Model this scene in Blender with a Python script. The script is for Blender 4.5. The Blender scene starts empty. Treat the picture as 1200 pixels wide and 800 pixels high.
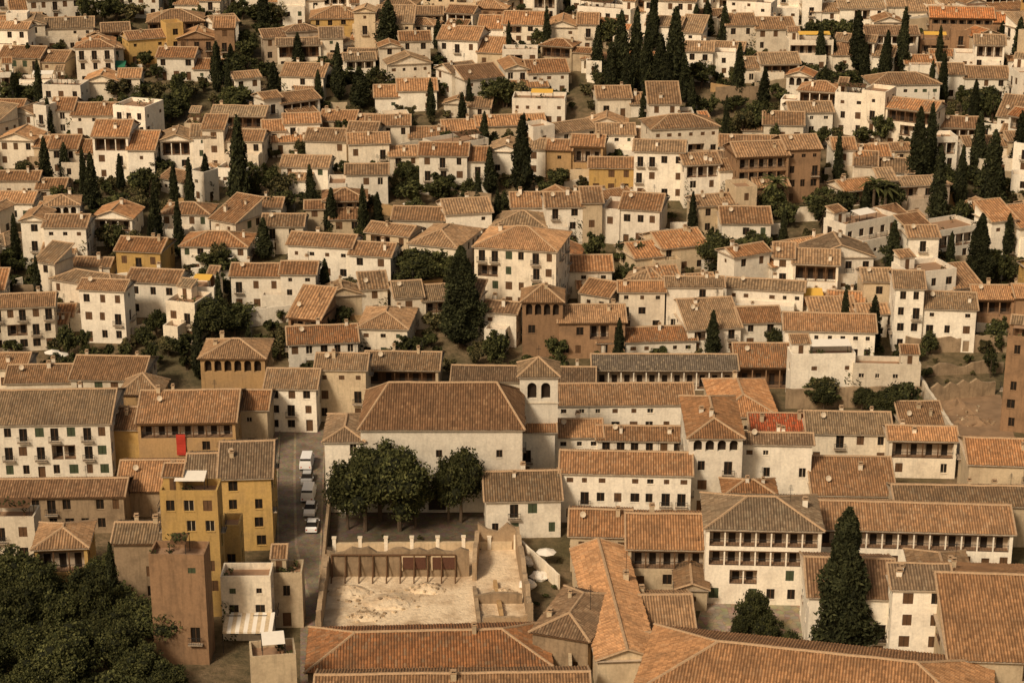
import bpy, math, random
import numpy as np
from math import sin,cos,pi,radians,tan
from mathutils import Vector
R=random.Random(11)
sc=bpy.context.scene
F=2333.0; D=radians(19); H=118.0
# ---------------------------------------------------------------- terrain
def tz(x,y):
    dy=y-315
    if dy<=0: return 0.0
    if dy>450: dy=450+(dy-450)*0.3
    z=0.20*dy*dy/(dy+32)
    k=min(1,dy/60)
    return z+k*(1.8*sin(x/43+1)+1.2*sin(x/21+y/37))
def depth(x,y,z): return y*cos(D)+(H-z)*sin(D)
def proj(x,y,z):
    d=depth(x,y,z); up=y*sin(D)-(H-z)*cos(D)
    return 600+F*x/d, 400-F*up/d
def site(u,v,h=0):
    a=(u-600)/F; b=(400-v)/F
    dx,dy,dz=a,cos(D)+b*sin(D),-sin(D)+b*cos(D)
    def g(y):
        t=y/dy; return H+dz*t-(tz(dx*t,y)+h)
    y=150.0
    while g(y)>0 and y<1200: y+=4
    lo,hi=y-4,y
    for _ in range(24):
        m=(lo+hi)/2
        if g(m)>0: lo=m
        else: hi=m
    x=dx*lo/dy
    return x,lo,tz(x,lo)
def zat(y,v):
    b=(400-v)/F
    return H+(-sin(D)+b*cos(D))*y/(cos(D)+b*sin(D))
# ---------------------------------------------------------------- materials
MAT={}
def nm(name,rough=.9):
    m=bpy.data.materials.new(name); m.use_nodes=True
    nt=m.node_tree; b=nt.nodes['Principled BSDF']; b.inputs['Roughness'].default_value=rough
    b.inputs['Specular IOR Level'].default_value=.2
    return m,nt,b
def N(nt,t,**k):
    n=nt.nodes.new(t)
    for a,v in k.items(): setattr(n,a,v)
    return n
def mixc(nt,f,a,b,mode='MIX'):
    n=N(nt,'ShaderNodeMix',data_type='RGBA',blend_type=mode)
    for i,x in ((0,f),(6,a),(7,b)):
        if hasattr(x,'links'): nt.links.new(x,n.inputs[i])
        elif i==0: n.inputs[0].default_value=x
        else: n.inputs[i].default_value=(*x,1) if len(x)==3 else x
    return n.outputs[2]
def rng_(nt,x,a,b,c,d):
    n=N(nt,'ShaderNodeMapRange'); nt.links.new(x,n.inputs[0])
    for i,v in enumerate((a,b,c,d)): n.inputs[i+1].default_value=v
    return n.outputs[0]
def noise(nt,vec,scale,detail=3,rough=.6):
    n=N(nt,'ShaderNodeTexNoise'); n.inputs['Scale'].default_value=scale; n.inputs['Detail'].default_value=min(detail,3)
    n.inputs['Roughness'].default_value=rough
    nt.links.new(vec,n.inputs['Vector']); return n.outputs['Fac']
def vmul(nt,vec,s):
    n=N(nt,'ShaderNodeVectorMath',operation='MULTIPLY'); nt.links.new(vec,n.inputs[0]); n.inputs[1].default_value=s; return n.outputs[0]
def val2col(nt,v):
    n=N(nt,'ShaderNodeCombineColor')
    for i in range(3): nt.links.new(v,n.inputs[i])
    return n.outputs[0]
def wallmat(key,name,col,stain=.45,dirt=(.27,.19,.12)):
    m,nt,b=nm(name,.95); tc=N(nt,'ShaderNodeTexCoord'); oi=N(nt,'ShaderNodeObjectInfo')
    ob=tc.outputs['Object']
    add=N(nt,'ShaderNodeVectorMath',operation='ADD'); nt.links.new(ob,add.inputs[0])
    rv=N(nt,'ShaderNodeCombineXYZ')
    mm=N(nt,'ShaderNodeMath',operation='MULTIPLY'); nt.links.new(oi.outputs['Random'],mm.inputs[0]); mm.inputs[1].default_value=70
    nt.links.new(mm.outputs[0],rv.inputs[0]); nt.links.new(mm.outputs[0],rv.inputs[1]); nt.links.new(rv.outputs[0],add.inputs[1])
    p=add.outputs[0]
    n1=noise(nt,p,.35,3,.65); n2=noise(nt,vmul(nt,p,(2.2,2.2,.25)),1,3); n3=noise(nt,p,3.0,3,.7)
    c=mixc(nt,rng_(nt,n1,.46,.76,0,stain),col,dirt)
    c=mixc(nt,rng_(nt,n2,.50,.78,0,stain),c,[x*.42 for x in col])
    c=mixc(nt,1,c,val2col(nt,rng_(nt,n3,.3,.7,.86,1.08)),'MULTIPLY')
    c=mixc(nt,1,c,val2col(nt,rng_(nt,oi.outputs['Random'],0,1,.76,1.09)),'MULTIPLY')
    nt.links.new(c,b.inputs['Base Color'])
    bp=N(nt,'ShaderNodeBump'); bp.inputs['Strength'].default_value=.5; bp.inputs['Distance'].default_value=.06
    nt.links.new(n3,bp.inputs['Height']); nt.links.new(bp.outputs[0],b.inputs['Normal'])
    MAT[key]=m
PER=.36
def tilemat(key,name,col,per=PER):
    m,nt,b=nm(name,.92); uv=N(nt,'ShaderNodeUVMap').outputs[0]; oi=N(nt,'ShaderNodeObjectInfo')
    tc=N(nt,'ShaderNodeTexCoord').outputs['Object']
    sv=vmul(nt,uv,(1/per,1/.6,1))
    fl=N(nt,'ShaderNodeVectorMath',operation='FLOOR'); nt.links.new(sv,fl.inputs[0])
    wn=N(nt,'ShaderNodeTexWhiteNoise',noise_dimensions='4D'); nt.links.new(fl.outputs[0],wn.inputs['Vector']); nt.links.new(oi.outputs['Random'],wn.inputs['W'])
    fr=N(nt,'ShaderNodeVectorMath',operation='FRACTION'); nt.links.new(sv,fr.inputs[0])
    sx=N(nt,'ShaderNodeSeparateXYZ'); nt.links.new(fr.outputs[0],sx.inputs[0])
    n1=noise(nt,tc,.28,3,.65); n2=noise(nt,tc,1.6,3,.7)
    c=mixc(nt,wn.outputs['Value'],[x*.68 for x in col],[min(1,x*1.32) for x in col])
    wc=N(nt,'ShaderNodeSeparateColor'); nt.links.new(wn.outputs['Color'],wc.inputs[0])
    c=mixc(nt,rng_(nt,wc.outputs[1],.84,.9,0,.6),c,(.55,.41,.26))
    c=mixc(nt,rng_(nt,n1,.42,.72,0,.65),c,(.17,.125,.08))
    c=mixc(nt,rng_(nt,n2,.52,.74,0,.5),c,(.46,.34,.21))
    c=mixc(nt,rng_(nt,n2,.25,.42,.6,0),c,(.09,.06,.036))
    c=mixc(nt,rng_(nt,sx.outputs[1],0,.16,.35,0),c,(.06,.035,.02))
    pp=N(nt,'ShaderNodeMath',operation='PINGPONG'); nt.links.new(sx.outputs[0],pp.inputs[0]); pp.inputs[1].default_value=.5
    c=mixc(nt,rng_(nt,pp.outputs[0],.2,.5,.6,0),c,(.065,.042,.026))  # channels between tile columns darkened: groove shade painted into the colour, plus dirt
    ms=N(nt,'ShaderNodeMath',operation='MULTIPLY'); nt.links.new(oi.outputs['Random'],ms.inputs[0]); ms.inputs[1].default_value=7.31
    mf=N(nt,'ShaderNodeMath',operation='FRACT'); nt.links.new(ms.outputs[0],mf.inputs[0])
    c=mixc(nt,1,c,mixc(nt,mf.outputs[0],(1.26,1.0,.82),(.84,.90,.94)),'MULTIPLY')
    c=mixc(nt,1,c,val2col(nt,rng_(nt,oi.outputs['Random'],0,1,.70,1.28)),'MULTIPLY')
    nt.links.new(c,b.inputs['Base Color'])
    bp=N(nt,'ShaderNodeBump'); bp.inputs['Strength'].default_value=.6; bp.inputs['Distance'].default_value=.06
    nt.links.new(wn.outputs['Value'],bp.inputs['Height']); nt.links.new(bp.outputs[0],b.inputs['Normal'])
    MAT[key]=m
def plain(key,name,col,rough=.8,var=.3,sc_=1.5,metal=0):
    m,nt,b=nm(name,rough); tc=N(nt,'ShaderNodeTexCoord').outputs['Object']
    n1=noise(nt,tc,sc_,3)
    c=mixc(nt,n1,[x*(1-var) for x in col],[min(1,x*(1+var)) for x in col])
    nt.links.new(c,b.inputs['Base Color']); b.inputs['Metallic'].default_value=metal
    MAT[key]=m; return m
wallmat('w1','whitewash',(.90,.815,.665),.30)
wallmat('w2','aged_whitewash',(.82,.715,.55),.42)
wallmat('w3','cream_render',(.62,.49,.32),.5)
wallmat('w4','grey_render',(.52,.42,.31),.5)
wallmat('yl','yellow_render',(.62,.40,.14),.45)
wallmat('oc','ochre_render',(.47,.30,.14),.5)
wallmat('br','brown_brick',(.33,.20,.11),.6,(.12,.08,.05))
wallmat('st','rubble_stone',(.38,.275,.17),.7,(.13,.09,.055))
tilemat('t1','clay_tile',(.41,.25,.13))
tilemat('t2','pale_clay_tile',(.46,.305,.17))
tilemat('t3','old_clay_tile',(.31,.205,.12))
tilemat('t4','orange_tile',(.58,.28,.12))
tilemat('t5','new_red_tile',(.66,.17,.07))
tilemat('t6','grey_brown_tile',(.23,.18,.13))
plain('ridge','ridge_mortar_tile',(.42,.285,.17),.9,.5,3)
plain('glass','window_glass',(.022,.018,.014),.25,.4)
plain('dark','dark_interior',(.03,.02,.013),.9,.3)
plain('wood','brown_wood',(.12,.065,.032),.7,.4,3)
plain('woodr','red_wood',(.10,.045,.028),.7,.3,3)
plain('grn','green_shutter',(.06,.075,.04),.6,.3,3)
plain('frame','pale_window_frame',(.55,.46,.34),.7,.1)
plain('iron','black_iron',(.03,.027,.024),.6,.2)
plain('terra','terracotta_floor',(.32,.20,.12),.9,.3,2)
plain('cloth','white_canvas',(.78,.72,.62),.9,.1)
plain('clothy','yellow_canvas',(.70,.42,.08),.9,.1)
plain('clothr','red_cloth',(.45,.05,.03),.9,.2)
plain('clothg','green_tarp',(.03,.16,.09),.8,.2)
plain('wht','white_car_paint',(.84,.83,.80),.35,.03)
plain('slv','silver_car_paint',(.48,.47,.45),.35,.03)
plain('tyre','tyre_rubber',(.03,.03,.03),.8,.1)
plain('lamp','car_lamp',(.5,.1,.05),.3,.1)
plain('bark','bark',(.10,.07,.045),.95,.4,4)
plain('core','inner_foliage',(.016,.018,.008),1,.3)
plain('earth','dug_earth',(.26,.17,.10),1,.45,.5)
def leafmat(key,name,a,b_,sc_=.6):
    m,nt,b=nm(name,.8); b.inputs['Specular IOR Level'].default_value=.1
    g=N(nt,'ShaderNodeNewGeometry'); tc=N(nt,'ShaderNodeTexCoord').outputs['Object']; oi=N(nt,'ShaderNodeObjectInfo')
    c=mixc(nt,g.outputs['Random Per Island'],a,b_)
    c=mixc(nt,1,c,val2col(nt,rng_(nt,noise(nt,tc,sc_,2),.3,.7,.5,1.4)),'MULTIPLY')
    c=mixc(nt,1,c,val2col(nt,rng_(nt,oi.outputs['Random'],0,1,.65,1.4)),'MULTIPLY')
    nt.links.new(c,b.inputs['Base Color']); MAT[key]=m
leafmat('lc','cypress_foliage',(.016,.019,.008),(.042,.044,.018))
leafmat('lb','broadleaf_foliage',(.028,.033,.012),(.088,.088,.031))
leafmat('lo','olive_foliage',(.045,.043,.019),(.14,.118,.05))
# ---------------------------------------------------------------- mesh builder
class MB:
    def __init__(s): s.v=[];s.f=[];s.m=[];s.uv=[];s.mats=[];s.T=[(0,0,0,1,0)]
    def push(s,x,y,z,a=0):
        X,Y,Z,c,n=s.T[-1]; s.T.append((X+c*x-n*y,Y+n*x+c*y,Z+z,c*cos(a)-n*sin(a),n*cos(a)+c*sin(a)))
    def pop(s): s.T.pop()
    def q(s,pts,m,uv=None):
        X,Y,Z,c,n=s.T[-1]; i=len(s.v)
        for p in pts: s.v.append((X+c*p[0]-n*p[1],Y+n*p[0]+c*p[1],Z+p[2]))
        s.f.append(tuple(range(i,i+len(pts))))
        if m not in s.mats: s.mats.append(m)
        s.m.append(s.mats.index(m)); s.uv.append(uv or [(0,0)]*len(pts))
    def box(s,x0,x1,y0,y1,z0,z1,m):
        a,b,c,d=(x0,y0,z0),(x1,y0,z0),(x1,y1,z0),(x0,y1,z0); e,f,g,h=(x0,y0,z1),(x1,y0,z1),(x1,y1,z1),(x0,y1,z1)
        for t in ((a,b,f,e),(b,c,g,f),(c,d,h,g),(d,a,e,h),(e,f,g,h),(d,c,b,a)): s.q(t,m)
    def tube(s,p,q_,r0,r1,m,n=7):
        p=Vector(p);q_=Vector(q_);d=(q_-p).normalized(); a=d.orthogonal().normalized(); b=d.cross(a)
        P0=[p+(a*cos(2*pi*i/n)+b*sin(2*pi*i/n))*r0 for i in range(n)]; P1=[q_+(a*cos(2*pi*i/n)+b*sin(2*pi*i/n))*r1 for i in range(n)]
        for i in range(n): s.q([tuple(P0[i]),tuple(P0[(i+1)%n]),tuple(P1[(i+1)%n]),tuple(P1[i])],m)
        s.q([tuple(x) for x in P1],m)
    def mesh(s,name):
        me=bpy.data.meshes.new(name); me.from_pydata(s.v,[],s.f)
        for m in s.mats: me.materials.append(MAT[m])
        me.polygons.foreach_set('material_index',s.m)
        uvl=me.uv_layers.new(name='UVMap'); uvl.data.foreach_set('uv',[c for f in s.uv for p in f for c in p])
        me.update(); return me
    def obj(s,name,loc=(0,0,0),rot=0):
        o=bpy.data.objects.new(name,s.mesh(name)); sc.collection.objects.link(o); o.location=loc; o.rotation_euler=(0,0,rot); return o
def inst(name,me,loc,rot=0,scale=(1,1,1)):
    o=bpy.data.objects.new(name,me); sc.collection.objects.link(o); o.location=loc; o.rotation_euler=(0,0,rot); o.scale=scale; return o
# ---------------------------------------------------------------- facade
def facade(mb,A,ang,W,z0,z1,rows,m,near):
    dx,dy=cos(ang),sin(ang); nx,ny=dy,-dx
    P=lambda s,z,o=0:(A[0]+dx*s+nx*o,A[1]+dy*s+ny*o,z)
    def Q(a,b,c,d,o,mm):
        if b-a>.001 and d-c>.001: mb.q([P(a,c,o),P(b,c,o),P(b,d,o),P(a,d,o)],mm)
    def fb(a,b,c,d,o0,o1,mm):
        mb.q([P(a,c,o1),P(b,c,o1),P(b,d,o1),P(a,d,o1)],mm); mb.q([P(a,d,o1),P(b,d,o1),P(b,d,o0),P(a,d,o0)],mm)
        mb.q([P(a,c,o0),P(b,c,o0),P(b,c,o1),P(a,c,o1)],mm); mb.q([P(a,c,o0),P(a,c,o1),P(a,d,o1),P(a,d,o0)],mm); mb.q([P(b,c,o1),P(b,c,o0),P(b,d,o0),P(b,d,o1)],mm)
    def rail(a,b,z,o,hh=.95):
        fb(a,b,z+hh-.06,z+hh,o-.03,o+.03,'iron'); fb(a,b,z+.04,z+.09,o-.03,o+.03,'iron')
        st=.2 if near else .4; n=max(2,int((b-a)/st))
        for i in range(n+1):
            s=a+.02+(b-a-.04)*i/n; Q(s-.022,s+.022,z+.09,z+hh-.06,o,'iron')
    z=z0
    for (za,zb,ops) in rows:
        if za<z or zb>z1: continue
        Q(0,W,z,za,0,m); s=0
        for op in ops:
            a,b,t=op[:3]; c=op[3] if len(op)>3 else za; d=op[4] if len(op)>4 else zb
            if a<s+.05 or b>W-.05: continue
            Q(s,a,za,zb,0,m); Q(a,b,za,c,0,m); Q(a,b,d,zb,0,m); s=b
            rec={'w':.2,'s':.08,'b':.22,'g':1.4,'a':.7,'d':.25,'o':2.0}[t[0]]
            mb.q([P(a,c,0),P(a,c,-rec),P(a,d,-rec),P(a,d,0)],m); mb.q([P(b,c,-rec),P(b,c,0),P(b,d,0),P(b,d,-rec)],m)
            mb.q([P(a,d,0),P(a,d,-rec),P(b,d,-rec),P(b,d,0)],m); mb.q([P(a,c,-rec),P(a,c,0),P(b,c,0),P(b,c,-rec)],m if t[0]!='g' else 'terra')
            if t[0] in 'wb':
                Q(a,b,c,d,-rec,'glass'); fm='wood' if len(t)<2 else 'frame'
                e=.07; fb(a,a+e,c,d,-rec,-rec+.05,fm); fb(b-e,b,c,d,-rec,-rec+.05,fm); fb(a+e,b-e,d-e,d,-rec,-rec+.05,fm)
                mid=(a+b)/2; fb(mid-.035,mid+.035,c,d-e,-rec,-rec+.05,fm)
                if near and t[0]=='w': fb(a-.06,b+.06,c-.09,c-.003,.002,.09,m)
            elif t[0]=='s': Q(a,b,c,d,-rec,t[1:] or 'wood'); fb((a+b)/2-.02,(a+b)/2+.02,c,d,-rec,-rec+.03,'dark')
            elif t[0]=='d': Q(a,b,c,d,-rec,'wood')
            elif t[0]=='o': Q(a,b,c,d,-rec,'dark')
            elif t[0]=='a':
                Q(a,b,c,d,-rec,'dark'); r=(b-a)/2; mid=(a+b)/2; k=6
                for sg in (-1,1):
                    pts=[P(mid+sg*r,d,.003)]+[P(mid+sg*r*cos(pi/2*i/k),d-r+r*sin(pi/2*i/k),.003) for i in range(k+1)]
                    mb.q(pts if sg<0 else pts[::-1],m)
            elif t[0]=='g':
                Q(a,b,c,d,-rec,'w4' if len(t)<2 else 'wood'); n=max(1,round((b-a)/2.1))
                for i in range(n):
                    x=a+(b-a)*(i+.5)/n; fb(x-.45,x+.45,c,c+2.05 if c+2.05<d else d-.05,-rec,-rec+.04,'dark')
                for i in range(1,n):
                    x=a+(b-a)*i/n; fb(x-.09,x+.09,c,d,-.22,-.03,m if m in('w1','br') else 'wood')
                rail(a,b,c,-.1)
                fb(a,b,d-.16,d,-.2,-.02,'wood')
            if t[0]=='b':
                fb(a-.3,b+.3,c-.14,c-.02,.002,.62,'w4'); rail(a-.28,b+.28,c-.02,.58)
                for e0 in (a-.28,b+.28):
                    for i in range(3):
                        mb.q([P(e0,c,.1+.2*i),P(e0,c,.14+.2*i),P(e0,c+.9,.14+.2*i),P(e0,c+.9,.1+.2*i)],'iron')
        Q(s,W,za,zb,0,m); z=zb
    Q(0,W,z,z1,0,m)
def autorows(r,W,h,fl,top,dens):
    if dens<=0 or W<1.6: return []
    rows=[]; fh=h/fl; n=max(1,int((W-.6)/r.uniform(2.0,2.8))); fs=r.choice(['w','w','w','wf','sgrn','s','s'])
    for k in range(fl):
        z0=k*fh
        if (k==fl-1 and top in('gal','gg')) or (k==fl-2 and top=='gg') :
            rows.append((z0+.2,z0+fh-.4,[(.45,W-.45,'g' if r.random()<.6 else 'gw')])); continue
        if k==fl-1 and top=='arc':
            nn=max(2,int((W-.8)/1.45)); p=(W-.8)/nn
            rows.append((z0+.9,z0+fh-.35,[(.4+p*i+p*.14,.4+p*i+p*.86,'a') for i in range(nn)])); continue
        ops=[]; small=(k==fl-1 and r.random()<.35); za=z0+fh;zb=z0; skipg=-1
        for i in range(n):
            if r.random()>dens or i<=skipg: continue
            cx=W*(i+.5)/n+r.uniform(-.18,.18); t=r.choice([fs,fs,'w','s']); ww=r.uniform(.9,1.35)
            c=z0+fh*.30; d=min(z0+fh-.4,c+1.5)
            if small: ww*=.75; c=z0+fh*.42; d=c+.75
            elif r.random()<.12 and i<n-2 and k>0: t='g'; ww=0; c=z0+.25; d=z0+fh-.45; skipg=i+1
            elif r.random()<.27 and k>0: t='b'; c=z0+.2; d=min(z0+2.3,z0+fh-.35); ww=1.2
            elif k==0 and r.random()<.2: t='d'; c=z0+.12; d=z0+2.15; ww=1.1
            if d>z0+fh-.15: d=z0+fh-.2
            if d-c<.3: continue
            if t=='g': ops.append((cx-.6,W*(i+1.5)/n+.6,'g',c,d))
            else: ops.append((cx-ww/2,cx+ww/2,t,c,d))
            za=min(za,c); zb=max(zb,d)
        if ops: rows.append((za,zb,ops))
    return rows
# ---------------------------------------------------------------- roofs
def patch(mb,O,ang,W,lim,pitch,tile,near):
    per=PER if near else .55; n=max(2,round(W/per)); k=4 if near else 2; amp=.12
    e=(cos(ang),sin(ang)); g=(-sin(ang),cos(ang)); prev=None; sl=math.hypot(1,pitch)
    u0=R.random()*50//1; sag=R.uniform(-.10,.02)*min(1,W/8)
    for i in range(n*k+1):
        s=W*i/(n*k); t=max(0,lim(s)); off=amp*.5*(1+cos(2*pi*(i/k+.5)))
        if i%k==0: jit=R.uniform(-.09,.05)
        a=(O[0]+e[0]*s-g[0]*jit,O[1]+e[1]*s-g[1]*jit,O[2]+off); b=(O[0]+e[0]*s+g[0]*t,O[1]+e[1]*s+g[1]*t,O[2]+off+pitch*t+sag*sin(pi*s/W))
        cur=(a,b,(u0*PER+PER*i/k,0),(u0*PER+PER*i/k,t*sl))
        if prev and (t>.02 or prev[3][1]>.02): mb.q([prev[0],a,b,prev[1]],tile,[prev[2],cur[2],cur[3],prev[3]])
        prev=cur
def cap(mb,p,q,r=.13,m='ridge'):
    p=Vector(p);q=Vector(q);d=(q-p)
    if d.length<.1: return
    a=Vector((-d.y,d.x,0)).normalized(); up=Vector((0,0,1))
    pr=[-a*r*1.2-up*.02,-a*r*.6+up*r,a*r*.6+up*r,a*r*1.2-up*.02]
    n=max(1,int(d.length/2.5)); pts=[p+d*i/n+up*(0 if i in(0,n) else R.uniform(-.06,.03)) for i in range(n+1)]
    for j in range(n):
        for i in range(3): mb.q([tuple(pts[j]+pr[i]),tuple(pts[j]+pr[i+1]),tuple(pts[j+1]+pr[i+1]),tuple(pts[j+1]+pr[i])],m)
    mb.q([tuple(p+x) for x in pr],m); mb.q([tuple(q+x) for x in pr[::-1]],m)
def roof(mb,w,d,h,kind,pitch,tile,near,wall,ov=.42,hk=1.0):
    x0,x1=-w/2,w/2
    if kind=='x':
        ph=.85; t=.22; mb.box(x0+t,x1-t,t,d-t,h-.2,h-.02,'terra')
        for (a,b,c,e) in ((x0,x1,0,t),(x0,x1,d-t,d),(x0,x0+t,t,d-t),(x1-t,x1,t,d-t)):
            mb.box(a,b,c,e,h-.02,h+ph,wall)
        return
    if kind=='f' or (kind=='h' and d>w*1.02 and hk==1):
        mb.push(0,d/2,0,pi/2); mb.push(0,-w/2,0)
        roof(mb,d,w,h,'g' if kind=='f' else 'h',pitch,tile,near,wall,ov); mb.pop(); mb.pop(); return
    a0,a1,b0,b1=x0-ov,x1+ov,-ov,d+ov; ze=h+.0
    mb.box(a0+.02,a1-.02,b0+.02,b1-.02,h-.11,h-.012,'wood' if wall in('st','br','oc') else 'w4')
    z=ze
    if kind=='s':
        run=d+2*ov; patch(mb,(a0,b0,z),0,a1-a0,lambda s:run,pitch,tile,near)
        hb=h+pitch*d
        mb.q([(x0,0,h),(x0,d,hb),(x0,d,h)],wall); mb.q([(x1,0,h),(x1,d,h),(x1,d,hb)],wall); mb.q([(x0,d,h),(x0,d,hb),(x1,d,hb),(x1,d,h)][::-1],wall)
        for xx in (a0+.1,a1-.1): cap(mb,(xx,b0,z+.05),(xx,b1,z+.05+pitch*run))
        cap(mb,(a0,b1,z+pitch*run+.05),(a1,b1,z+pitch*run+.05)); return
    run=(b1-b0)/2; zr=z+pitch*run
    if kind=='g':
        patch(mb,(a0,b0,z),0,a1-a0,lambda s:run,pitch,tile,near); patch(mb,(a1,b1,z),pi,a1-a0,lambda s:run,pitch,tile,near)
        for xx in (x0,x1): mb.q([(xx,0,h-.02),(xx,d,h-.02),(xx,d/2,h+pitch*(d/2+ov)-.05)][::(-1 if xx<0 else 1)],wall)
        cap(mb,(a0,b0+run,zr+.05),(a1,b0+run,zr+.05),.17)
        for xx in (a0+.1,a1-.1):
            cap(mb,(xx,b0,z+.05),(xx,b0+run,zr+.05)); cap(mb,(xx,b1,z+.05),(xx,b0+run,zr+.05))
    else:
        W=a1-a0; Dd=b1-b0; run=min(run,W/2); zr=z+pitch*run
        patch(mb,(a0,b0,z),0,W,lambda s:min(s*hk,(W-s)*hk,run),pitch,tile,near); patch(mb,(a1,b1,z),pi,W,lambda s:min(s*hk,(W-s)*hk,run),pitch,tile,near)
        patch(mb,(a1,b0,z),pi/2,Dd,lambda s:min(s,Dd-s,run)/hk,pitch*hk,tile,near); patch(mb,(a0,b1,z),-pi/2,Dd,lambda s:min(s,Dd-s,run)/hk,pitch*hk,tile,near)
        l=(a0+run/hk,b0+run,zr+.06); r_=(a1-run/hk,b0+run,zr+.06)
        cap(mb,l,r_,.17)
        for c,t in (((a0,b0,z+.06),l),((a0,b1,z+.06),l),((a1,b0,z+.06),r_),((a1,b1,z+.06),r_)): cap(mb,c,t,.15)
def chimney(mb,x,y,z,wall,r):
    w=r.uniform(.22,.34); hh=r.uniform(.6,1.2)
    mb.box(x-w,x+w,y-w*.8,y+w*.8,z-1,z+hh,wall); mb.box(x-w-.08,x+w+.08,y-w*.8-.08,y+w*.8+.08,z+hh,z+hh+.1,'ridge')
    mb.box(x-w*.6,x+w*.6,y-w*.5,y+w*.5,z+hh+.1,z+hh+.3,'dark'); mb.box(x-w-.02,x+w+.02,y-w*.8,y+w*.8,z+hh+.3,z+hh+.37,'ridge')
def antenna(mb,x,y,z):
    mb.box(x-.025,x+.025,y-.025,y+.025,z-1,z+2.4,'iron')
    for i in range(5): mb.box(x-.35+.04*i,x+.35-.04*i,y-.015+.0,y+.015,z+1.6+.16*i,z+1.63+.16*i,'iron')
def dish(mb,x,y,z):
    mb.box(x-.03,x+.03,y-.03,y+.03,z-1,z+.6,'iron'); n=10
    for i in range(n):
        a,b=2*pi*i/n,2*pi*(i+1)/n; mb.q([(x,y+.02,z+.75),(x+.42*cos(a),y-.12+.15*sin(a),z+.75+.42*sin(a)),(x+.42*cos(b),y-.12+.15*sin(b),z+.75+.42*sin(b))],'frame')
def leafball(mb,r,x,y,z,rx,ry,rz,n,s_=.17,m='lb'):
    for _ in range(n):
        qx=x+r.uniform(-rx,rx); qy=y+r.uniform(-ry,ry); qz=z+r.uniform(-rz,rz); a=r.uniform(0,3.1); c,s=cos(a)*s_,sin(a)*s_; t=r.uniform(-.1,.1)
        mb.q([(qx-c,qy-s,qz+t),(qx+s,qy-c,qz-.12),(qx+c,qy+s,qz-t),(qx-s,qy+c,qz+.12)],m)
def body(mb,r,w,d,h,kind,wall,tile,near,top=None,dens=.8,base=-5,pitch=.36,fl=None,extras=True,front=None,hk=1.0):
    fl=fl or max(1,round(h/2.95)); x0,x1=-w/2,w/2
    fr=front if front is not None else autorows(r,w,h,fl,top,dens)
    st=top if top in('arc',) else None
    facade(mb,(x0,0),0,w,base,h,fr,wall,near)
    facade(mb,(x1,0),pi/2,d,base,h,autorows(r,d,h,fl,st,dens*.7),wall,near)
    facade(mb,(x1,d),pi,w,base,h,autorows(r,w,h,fl,None,dens*.5),wall,near)
    facade(mb,(x0,d),-pi/2,d,base,h,autorows(r,d,h,fl,st,dens*.7),wall,near)
    roof(mb,w,d,h,kind,pitch,tile,near,wall,hk=hk)
    if extras:
        if r.random()<.22 and h>4: # climbing plant on a facade corner
            cx=r.choice([x0+.8,x1-.8]); leafball(mb,r,cx,-.12,h*.35,.8,.12,h*.35,60)
        if kind!='x':
            for _ in range(r.choice([0,1,1,2,2]) if w>6 else r.choice([0,0,1])):
                x=r.uniform(x0*.8,x1*.8); y=r.uniform(d*.2,d*.8)
                lim=min(y,d-y) if kind!='s' else y
                if kind=='h' or kind=='p': lim=min(lim,x-x0,x1-x)
                if kind=='f': lim=min(x-x0,x1-x)
                chimney(mb,x,y,h+pitch*lim+.1,wall if wall[0]=='w' else 'w3',r)
            if r.random()<.5: antenna(mb,x1*.5,d*.5,h+pitch*d*.4)
            if r.random()<.4 and kind in 'gs': dish(mb,x0*.6,d*.3,h+pitch*d*.3+.2)
        else:
            if w>4 and d>3.5:
                if r.random()<.6:
                    a=r.uniform(1.8,min(3.4,w*.5)); bx=r.choice([x0+a/2+.25,x1-a/2-.25]); mb.push(bx,d-2.6,h,0)
                    mb.box(-a/2,a/2,0,2.3,0,2.2,wall); mb.box(-.4,.4,-.03,0,0,1.9,'wood'); roof(mb,a,2.3,2.2,'s',.3,tile,near,wall,.2); mb.pop()
                if r.random()<.55:
                    cm=r.choice(['cloth','cloth','clothy','terra','wood','wood']); a=r.uniform(x0+.4,-.5); b=r.uniform(.5,x1-.4); y2=min(d-.4,3.0)
                    mb.q([(a,.4,h+2.0),(b,.4,h+2.0),(b,y2,h+2.4),(a,y2,h+2.4)],cm)
                    if cm=='wood': leafball(mb,r,(a+b)/2,(y2+.4)/2,h+2.35,(b-a)/2,(y2-.4)/2,.2,70)
                    for xx in (a,b):
                        mb.box(xx-.04,xx+.04,.4,.48,h,h+2.0,'iron'); mb.box(xx-.04,xx+.04,y2-.08,y2,h,h+2.38,'iron')
                for _ in range(r.choice([2,3,5])):
                    x=r.uniform(x0+.5,x1-.5); y=r.choice([.5,r.uniform(.5,d-.6)]); mb.tube((x,y,h-.02),(x,y,h+.4),.16,.22,'terra',6)
                    leafball(mb,r,x,y,h+.85,.4,.4,.4,14)
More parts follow.
